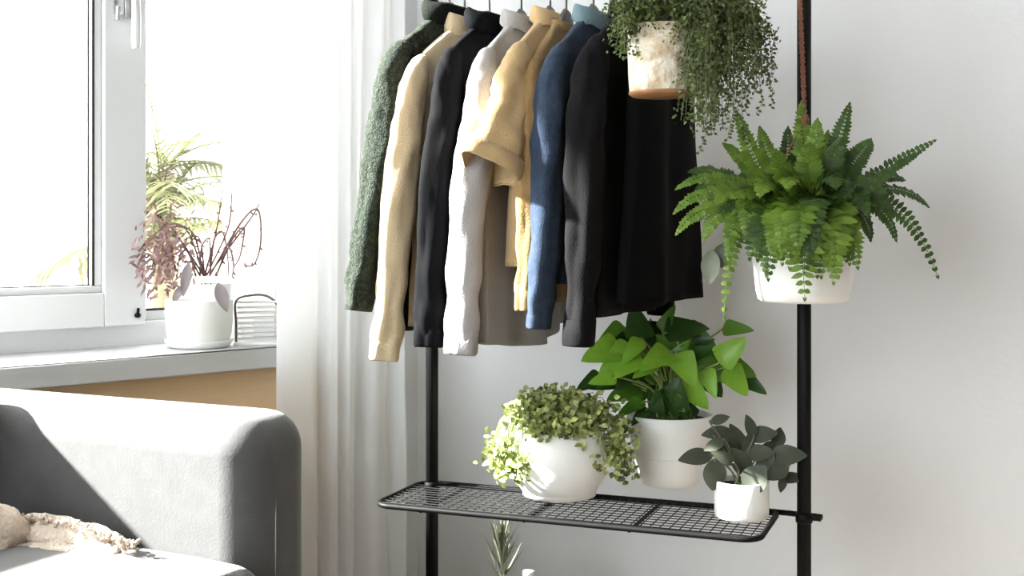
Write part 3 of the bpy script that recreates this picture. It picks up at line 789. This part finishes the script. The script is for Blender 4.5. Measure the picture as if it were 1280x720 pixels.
# 5 hanging trailing plant in a rough pale pot
YT = 2.13; cb = V((at(826, 0, YT).x, YT, 0))
c5 = V((cb.x, YT, at(831, 120, YT).z))
r5 = empty('hanging_trailing_plant', c5); tag(r5, 'rough pale pot with bushy tiny-leaved trailing plant, hung before the black coat', 'hanging plant', 'hanging plants')
rough = mat('rough_whitewashed_pot', (.80, .76, .66), .85, col2=(.52, .40, .26), scale=32, bump=.9, bscale=70)
pot_mesh([(.050, 0), (.055, .004), (.057, .03), (.059, .08), (.060, .122)]).build('pot', rough, r5)
mb = MB(); mb.lathe([(.0505, -.001), (.0565, .003), (.0572, .006), (.0568, .007)], 40); mb.build('band', mat('copper_band', (.45, .22, .10), .5, var=.4), r5)
soil_disc(.055, .112, r5)
top5 = V((cb.x, cb.y, BARZ-.012))-c5
for k in range(3):
    a = 2*PI*k/3+.9; cd = MB(); cd.tube([V((.058*math.cos(a), .058*math.sin(a), .122)), top5], .0013, 6); cd.build('hanger_cord', rope, r5)
trm = mat('tiny_leaf', (.12, .17, .045), .55, col2=(.055, .08, .022), scale=30, island=.5, translucent=.3)
mb = MB(); st = MB(); rr = random.Random(23)
def tgt():
    z = rr.random()
    if z < .40:   # crown dome
        return at(rr.gauss(850, 38), rr.uniform(-45, 42), YT+rr.uniform(-.09, .07)), 0
    if z < .72:   # right mass
        return at(rr.uniform(868, 972)-rr.random()*25, rr.uniform(-20, 118), YT+rr.uniform(-.09, .09)), 1
    if z < .86:   # right front trail over the pot
        return at(rr.gauss(880, 17), rr.uniform(40, 160), YT-.07+rr.uniform(-.03, .04)), 1
    if z < .94:
        return at(rr.gauss(783, 14), rr.uniform(5, 70), YT+rr.uniform(-.06, .03)), 1
    return at(rr.uniform(840, 930), rr.uniform(100, 158), YT-.04+rr.uniform(-.05, .04)), 1
for i in range(480):
    T, k = tgt(); T = T-c5
    b = V((rr.uniform(-.04, .04), rr.uniform(-.04, .04), .115))
    hgt = max(T.z, .15)+rr.uniform(.0, .04)
    mid = V((b.x+(T.x-b.x)*.62, b.y+(T.y-b.y)*.62, hgt))
    if T.z < .12 and abs(T.x) < .07: mid = V((T.x*1.0, min(T.y, -.068), .15))
    if T.z < .12 and T.x > 0: mid = V((max(.05, T.x*.85), T.y, .15))
    pts = spline([b, mid, T], 9)
    st.tube(pts, .0007, 3)
    tail = pts[6:]
    for p in tail:
        for q in range(4):
            off = V((rr.gauss(0, .007), rr.gauss(0, .007), rr.gauss(0, .007)))
            if (V((p.x, p.y, 0))+V((off.x, off.y, 0))).length < .062 and 0 < p.z < .12: continue
            d = V((rr.uniform(-1, 1), rr.uniform(-1, 1), rr.uniform(-1, 1)))
            mb.leaf(p+off, d, V((rr.uniform(-1, 1), -.8, rr.uniform(-.5, 1))), rr.uniform(.006, .011), rr.uniform(.004, .0065), .1, .2, 2, 'diamond')
    if rr.random() < .18 and T.x > .06:   # sparse dangling thread
        p = T; ln = rr.uniform(.03, .07)
        for q in range(9):
            p2 = p+V((rr.uniform(-.004, .004), 0, -ln/9)); st.tube([p, p2], .0006, 3); p = p2
            mb.leaf(p, V((rr.uniform(-1, 1), -.3, -.3)), V((0, -1, .3)), .008, .006, .1, .2, 2, 'diamond')
st.build('stem', mat('trailing_stem', (.13, .14, .06), .7), r5); mb.build('foliage', trm, r5)

# 6 lower shelf: spiky air plant in small pot and a white bottle
LZ = .235+.0033
c6 = V(((628-640)/F*2.50, 2.50, LZ))
r6 = empty('spiky_potted_plant', c6); tag(r6, 'small spiky grey green plant below the mesh shelf, only its leaf tips showing', 'potted plant', 'potted plants')
pot_mesh([(.035, 0), (.039, .004), (.042, .062)]).build('pot', ceramic2, r6)
soil_disc(.038, .054, r6)
mb = MB(); rr = random.Random(3)
for i in range(64):
    a = rr.uniform(0, 2*PI); q = rr.random(); L = .10
    z0 = .075+.075*rr.random()
    sp_ = rr.uniform(.2, 1.15)*(1-.4*(z0-.075)/.075); d = V((math.cos(a)*sp_, math.sin(a)*sp_, 1))
    mb.leaf(V((0, 0, z0)), d, V((-math.cos(a), -math.sin(a), .3)), rr.uniform(.055, .09), .006, .5, -.12, 5, 'strap')
mb.tube([(0, 0, .05), (0, 0, .17)], [.006, .002], 8)
for k in range(4): mb.leaf(V((0, 0, .15)), V((.12*math.cos(k*1.6), .12*math.sin(k*1.6), 1)), V((-math.cos(k*1.6), -math.sin(k*1.6), 0)), .035+.005*k, .006, .5, -.1, 4, 'strap')
s6 = mb.build('foliage', mat('grey_green_spike', (.13, .15, .085), .6, col2=(.09, .10, .06), scale=30), r6)
s6.scale = (1, 1, 1.0)
c7 = V(((661-640)/F*2.48, 2.48, LZ))
hb7 = at(661, 713, 2.48).z-LZ
r7 = empty('white_bottle', c7); tag(r7, 'white bottle top just showing at the bottom edge beside the spiky plant', 'bottle')
mb = MB(); mb.lathe([(0, 0), (.028, 0), (.030, .004), (.030, hb7-.05), (.022, hb7-.03), (.011, hb7-.018), (.0105, hb7-.012)], 32); mb.build('body', ceramic, r7)
mb = MB(); mb.lathe([(.0105, hb7-.013), (.0125, hb7-.013), (.0125, hb7-.002), (.011, hb7), (0, hb7)], 24); mb.build('cap', ceramic, r7)

# 7 sill plant
c8 = wp(.485, .150, SZ)
c8 = V((at(249, 428, 2.80).x, 2.80, SZ))
dd = (c8-G0).dot(NW)
r8 = empty('wiry_potted_plant', c8); tag(r8, 'wiry pinkish plant in a white pot with saucer on the window sill', 'potted plant', 'potted plants')
mb = MB(); mb.lathe([(0, 0), (.060, 0), (.070, .004), (.078, .014), (.079, .019), (.074, .019), (.068, .010), (0, .009)], 56); mb.build('saucer', ceramic, r8)
pm = pot_mesh([(.060, 0), (.068, .004), (.074, .025), (.077, .06), (.0775, .100)], .005).build('pot', ceramic2, r8, loc=(0, 0, .0095))
ip = pot_mesh([(.036, 0), (.040, .004), (.043, .06), (.046, .128)], .003).build('inner_pot', ceramic, r8, loc=(.028, .002, .019))
mb = MB(); mb.lathe([(0, .128), (.042, .128), (.042, .134), (0, .136)], 30, (.028, .002, 0)); mb.build('soil', soil, r8)
twig = mat('pink_brown_twig', (.20, .11, .10), .7, var=.4, scale=90)
pinkleaf = mat('dusty_pink_leaf', (.30, .20, .19), .7, col2=(.18, .10, .09), scale=40, island=.4, translucent=.3)
mauve = mat('leaf_shadow_mauve', (.26, .22, .23), .7, col2=(.22, .18, .19), scale=20, translucent=.2)
YS = 2.80
def S(px, py, dy=0): return at(px, py, YS+dy)-c8
arcs = [[(262,345),(300,280),(322,262),(326,300),(318,330),(302,332)],[(270,345),(290,300),(305,285),(300,320),(292,334)],[(262,345),(268,300),(278,290),(284,315),(286,345)],
 [(250,345),(252,310),(262,300),(262,345)],[(256,345),(250,300),(238,296),(232,300)],[(245,345),(235,315),(225,318),(222,345)],[(262,342),(312,275),(324,255)],
 [(258,345),(285,285),(290,240)],[(256,345),(272,280),(278,236)],[(255,345),(235,290),(212,280),(188,300),(172,330)],[(255,345),(220,295),(196,305),(190,335)],
 [(250,345),(225,300),(205,300),(202,335)],[(255,345),(215,285),(195,270),(200,262)],[(255,345),(240,290),(205,286),(175,312),(168,345)],[(270,345),(285,310),(292,330),(290,347)]]
for i, a in enumerate(arcs):
    dy = ((i*37) % 11-5)*.008; rr = random.Random(i)
    pts = spline([S(x, y, dy*min(1, k)) for k, (x, y) in enumerate(a)], 8)
    mb = MB(); mb.tube(pts, [.0028*(1-.5*k/len(pts)) for k in range(len(pts))], 6); 
    for k in range(3, len(pts)):
        p = pts[k]
        if rr.random() < .30: mb.leaf(p, V((rr.uniform(-1, 1), rr.uniform(-.5, .5), rr.uniform(-1, .5))), V((0, -1, .3)), .011, .005, .1, .2, 2, 'oval')
    mb.build('twig', twig, r8)
mb = MB(); rr = random.Random(77)
for i in range(330):
    x = rr.gauss(207, 20); y = rr.gauss(318, 30)
    if x < 168 or y > 372: continue
    d = V((rr.uniform(-1, .2), rr.uniform(-.4, .4), rr.uniform(-1, .4)))
    mb.leaf(S(x, y, rr.uniform(-.05, .03)), d, V((0, -1, .3)), rr.uniform(.014, .030), .007, .2, .3, 3, 'oval')
mb.build('foliage', pinkleaf, r8)
for (x, y, L, w, ag) in ((232, 350, 44, .026, 262), (278, 372, 38, .030, 290), (222, 368, 24, .02, 240)):  # mauve blades stand in for leaf shadows on the pot
    a = math.radians(ag); d = V((math.cos(a), -.2, math.sin(a))); P = S(x, y, -.075 if x > 260 else -.06); Lm = L*YS/F
    mb = MB(); mb.leaf(P-d*Lm*.5, d, V((.1, -1, .1)), Lm, w, .2, .1, 8, 'oval'); subd(mb.build('leaf', mauve, r8), 1)
    sm = MB(); sm.tube(spline([V((.02, 0, .13)), (P-d*Lm*.5)*.7+V((.01, 0, .07)), P-d*Lm*.5], 6), .0012, 5); sm.build('stem', twig, r8)

# 8 slatted rack on the sill
c9 = V((at(322, 400, 2.86).x, 2.86, SZ))
r9 = empty('slatted_holder', c9, math.radians(12)); tag(r9, 'small white slatted holder with dark rounded rim on the sill, beside the curtain', 'holder')
mb = MB()
for k in range(8): mb.box(-.048, .048, -.012, .012, .012+k*.0125, .017+k*.0125)
bevel(mb.build('slats', mat('grey_white_slat', (.62, .62, .62), .5), r9, smooth=False), .001, 2)
arc = [V((-.05, 0, .0))]+[V((-.05, 0, .05)), V((-.05, 0, .105))]+[V((-.012, 0, .118)), V((.02, 0, .116)), V((.042, 0, .100)), V((.050, 0, .075)), V((.05, 0, .0))]
mb = MB(); mb.tube(spline(arc, 5), .003, 8); mb.build('rim', mat('dark_wire', (.12, .10, .10), .5), r9)
mb = MB(); mb.box(-.055, .055, -.02, .02, 0, .008); bevel(mb.build('base', ceramic, r9, smooth=False), .002, 2)

# ------------------------------------------------------------------ sofa
DS = V((.906, -.422, 0)); MS = V((-.422, -.906, 0))
Q0 = V((-.33, 2.02, 0))            # outer front corner of the far arm
sang = math.atan2(DS.y, DS.x)
sofa = empty('sofa', Q0, sang)      # local x = to the arm front, local -y = along the sofa towards the camera
tag(sofa, 'charcoal grey upholstered sofa with rounded arm standing under the window', 'sofa')
sofa_m = mat('charcoal_velvet', (.070, .070, .072), .85, var=.12, scale=30, bump=.10, bscale=260, sheen=.25, spec=.4)
AT = .18; ZT = .75
def rbox(name, x0, x1, y0, y1, z0, z1, r, parent, m=sofa_m, seg=6, crown=0, nx=1):
    bm = bmesh.new(); bmesh.ops.create_cube(bm, size=1)
    for v in bm.verts: v.co = V((x0+(v.co.x+.5)*(x1-x0), y0+(v.co.y+.5)*(y1-y0), z0+(v.co.z+.5)*(z1-z0)))
    bmesh.ops.bevel(bm, geom=bm.edges[:], offset=r, segments=seg, profile=.5, affect='EDGES')
    if crown:
        bmesh.ops.subdivide_edges(bm, edges=bm.edges[:], cuts=5, use_grid_fill=True)
        for v in bm.verts:
            fx = (v.co.x-x0)/(x1-x0)*2-1; fy = (v.co.y-y0)/(y1-y0)*2-1
            if v.co.z > (z0+z1)/2: v.co.z += crown*(1-fx**4)*(1-fy**4)
    me = bpy.data.meshes.new(name); bm.to_mesh(me); bm.free(); me.shade_smooth(); me.materials.append(m)
    o = bpy.data.objects.new(name, me); COL.objects.link(o); o.parent = parent
    w = o.modifiers.new('wn', 'WEIGHTED_NORMAL'); return o
BX = -.525                          # backrest front
rbox('arm', -.82, 0, -AT, 0, .12, ZT, .062, sofa, seg=10)
rbox('arm', -.82, 0, -1.86, -1.68, .12, ZT, .062, sofa, seg=10)
rbox('backrest', -.82, BX, -1.70, -.165, .12, ZT+.045, .055, sofa, seg=8)
rbox('base', BX-.08, -.02, -1.70, -.165, .12, .40, .02, sofa)
for y0, y1 in ((-.685, -AT-.003), (-1.183, -.688), (-1.682, -1.186)):
    rbox('seat_cushion', BX-.0, .050, y0, y1, .385, .535, .045, sofa, crown=.022, seg=5)
# piping round the arm front
def ploop(y0, y1, z0, z1, x, r):
    out = []
    for cy, cz_, a0 in ((y1-r, z1-r, 0), (y0+r, z1-r, PI/2), (y0+r, z0+r, PI), (y1-r, z0+r, 1.5*PI)):
        for k in range(7):
            a = a0+PI/2*k/6; out.append(V((x, cy+r*math.cos(a), cz_+r*math.sin(a))))
    return out
mb = MB(); mb.tube([(-.0005, -.112, .20), (-.0005, -.112, ZT-.066)], .0022, 6); mb.build('piping', sofa_m, sofa)
for x, y in ((-.06, -.09), (-.76, -.09), (-.06, -1.77), (-.76, -1.77)):
    mb = MB(); mb.lathe([(.018, 0), (.026, .125)], 16, (x, y, 0)); mb.build('leg', black_metal, sofa)

# throw blanket lying against the backrest
blm = mat('cream_knit', (.70, .60, .50), .95, col2=(.58, .47, .38), scale=25, bump=1.0, bscale=160, sheen=.3)
blanket = empty('throw_blanket', Q0, sang)
tag(blanket, 'crumpled cream fringed throw blanket lying on the sofa seat', 'blanket')
def lump(name, pts, rads, flat, m, seed, nseg=26, noise_amp=.25):
    cl = spline(pts, 10); n = len(cl)
    vs = []; fs = []
    for i, p in enumerate(cl):
        t = i/(n-1)*(len(rads)-1); k = min(int(t), len(rads)-2); r = rads[k]+(rads[k+1]-rads[k])*(t-k)
        a_ = cl[max(0, i-1)]; b_ = cl[min(n-1, i+1)]; T = (b_-a_).normalized(); up = V((0, 0, 1)); sd = T.cross(up).normalized(); up = sd.cross(T)
        for q in range(nseg):
            an = 2*PI*q/nseg
            rr_ = r*(1+noise_amp*noise.noise(V((math.cos(an)*1.6, math.sin(an)*1.6, i*.16+seed)))+.10*math.sin(an*4+i*.12+seed))
            P = p+sd*(rr_*math.cos(an))+up*(rr_*flat*math.sin(an))
            P += V((noise.noise(P*90), noise.noise(P*90+V((5, 0, 0))), noise.noise(P*90+V((0, 7, 0)))))*.004
            if P.z < .548: P.z = .548
            vs.append(P)
    for i in range(n-1):
        for q in range(nseg): fs.append((i*nseg+q, i*nseg+(q+1) % nseg, (i+1)*nseg+(q+1) % nseg, (i+1)*nseg+q))
    fs.append(tuple(range(nseg-1, -1, -1))); fs.append(tuple((n-1)*nseg+q for q in range(nseg)))
    mb = MB(); mb.add(vs, fs); return mb.build(name, m, blanket)
def sl_(px, py, k):   # sofa-local point on vertical plane k in front of the arm face
    o_ = Q0+MS*(AT+k)
    # intersect view ray with plane through o_ along DS
    dx = (px-640)/F
    den = dx*MS.y*0+ (V((dx, 1, 0)).dot(MS)); Y = o_.dot(MS)/den
    P = V((dx*Y, Y, EYE-(py-HOR)/F*Y))
    R = P-Q0; return V((R.dot(DS), -R.dot(MS), P.z))
lump('fold', [sl_(15, 668, .10), sl_(60, 664, .09), sl_(110, 672, .08), sl_(160, 690, .07)], [.030, .034, .030, .018], .75, blm, 1)
lump('fold', [sl_(8, 690, .13), sl_(50, 690, .12), sl_(100, 690, .11), sl_(150, 692, .10)], [.025, .030, .026, .016], .6, blm, 4)
lump('fold', [sl_(-60, 668, .20), sl_(-30, 662, .17), sl_(5, 662, .14), sl_(22, 680, .12)], [.05, .06, .045, .02], .85, blm, 8)
mb = MB(); rr = random.Random(6)
for i in range(230):
    t = rr.random(); x = 20+140*t; y = 648+ (t**2.2)*34+rr.uniform(-2, 3)
    if i % 5 == 0: x = rr.uniform(0, 14); y = rr.uniform(638, 650)
    if i % 7 == 0: x = rr.uniform(150, 170); y = rr.uniform(678, 692)
    p = sl_(x, y, .085+rr.uniform(-.02, .03)); 
    d = V((rr.uniform(-.5, 1), rr.uniform(-1, 1), rr.uniform(.1, .9))).normalized()*rr.uniform(.006, .012)
    mb.tube([p-d*.6, p, p+d+V((.002, 0, -.002))], [.003, .0028, .002], 5)
mb.build('fringe', blm, blanket)

# ------------------------------------------------------------------ light
SUN_AZ = V((-1.0, -.015, 0)).normalized(); EL = math.radians(33)
Ls = V((SUN_AZ.x*math.cos(EL), SUN_AZ.y*math.cos(EL), math.sin(EL)))
sd = bpy.data.lights.new('sun', 'SUN'); sd.energy = 62.0; sd.angle = math.radians(2.0); sd.color = (1.0, .975, .94)
so = bpy.data.objects.new('sun', sd); COL.objects.link(so); so.rotation_euler = Ls.to_track_quat('Z', 'Y').to_euler()
w = bpy.data.worlds.new('sky'); sc.world = w; w.use_nodes = True
bg = w.node_tree.nodes['Background']; bg.inputs[0].default_value = (.93, .97, 1.0, 1); bg.inputs[1].default_value = 10.8

cam = bpy.data.cameras.new('camera'); co = bpy.data.objects.new('camera', cam); COL.objects.link(co); sc.camera = co
co.location = (0, 0, EYE); co.rotation_euler = (PI/2, 0, 0)
cam.sensor_width = 36; cam.lens = F/1280*36; cam.shift_y = -(360-HOR)/1280
cam.clip_start = .02
sc.view_settings.view_transform = 'Standard'; sc.view_settings.look = 'None'; sc.view_settings.gamma = 1
sc.view_settings.use_curve_mapping = False; sc.view_settings.exposure = 0.0
sc.cycles.max_bounces = 10; sc.cycles.transparent_max_bounces = 16; sc.cycles.diffuse_bounces = 6
sc.cycles.use_denoising = True
sc.cycles.sample_clamp_indirect = 8
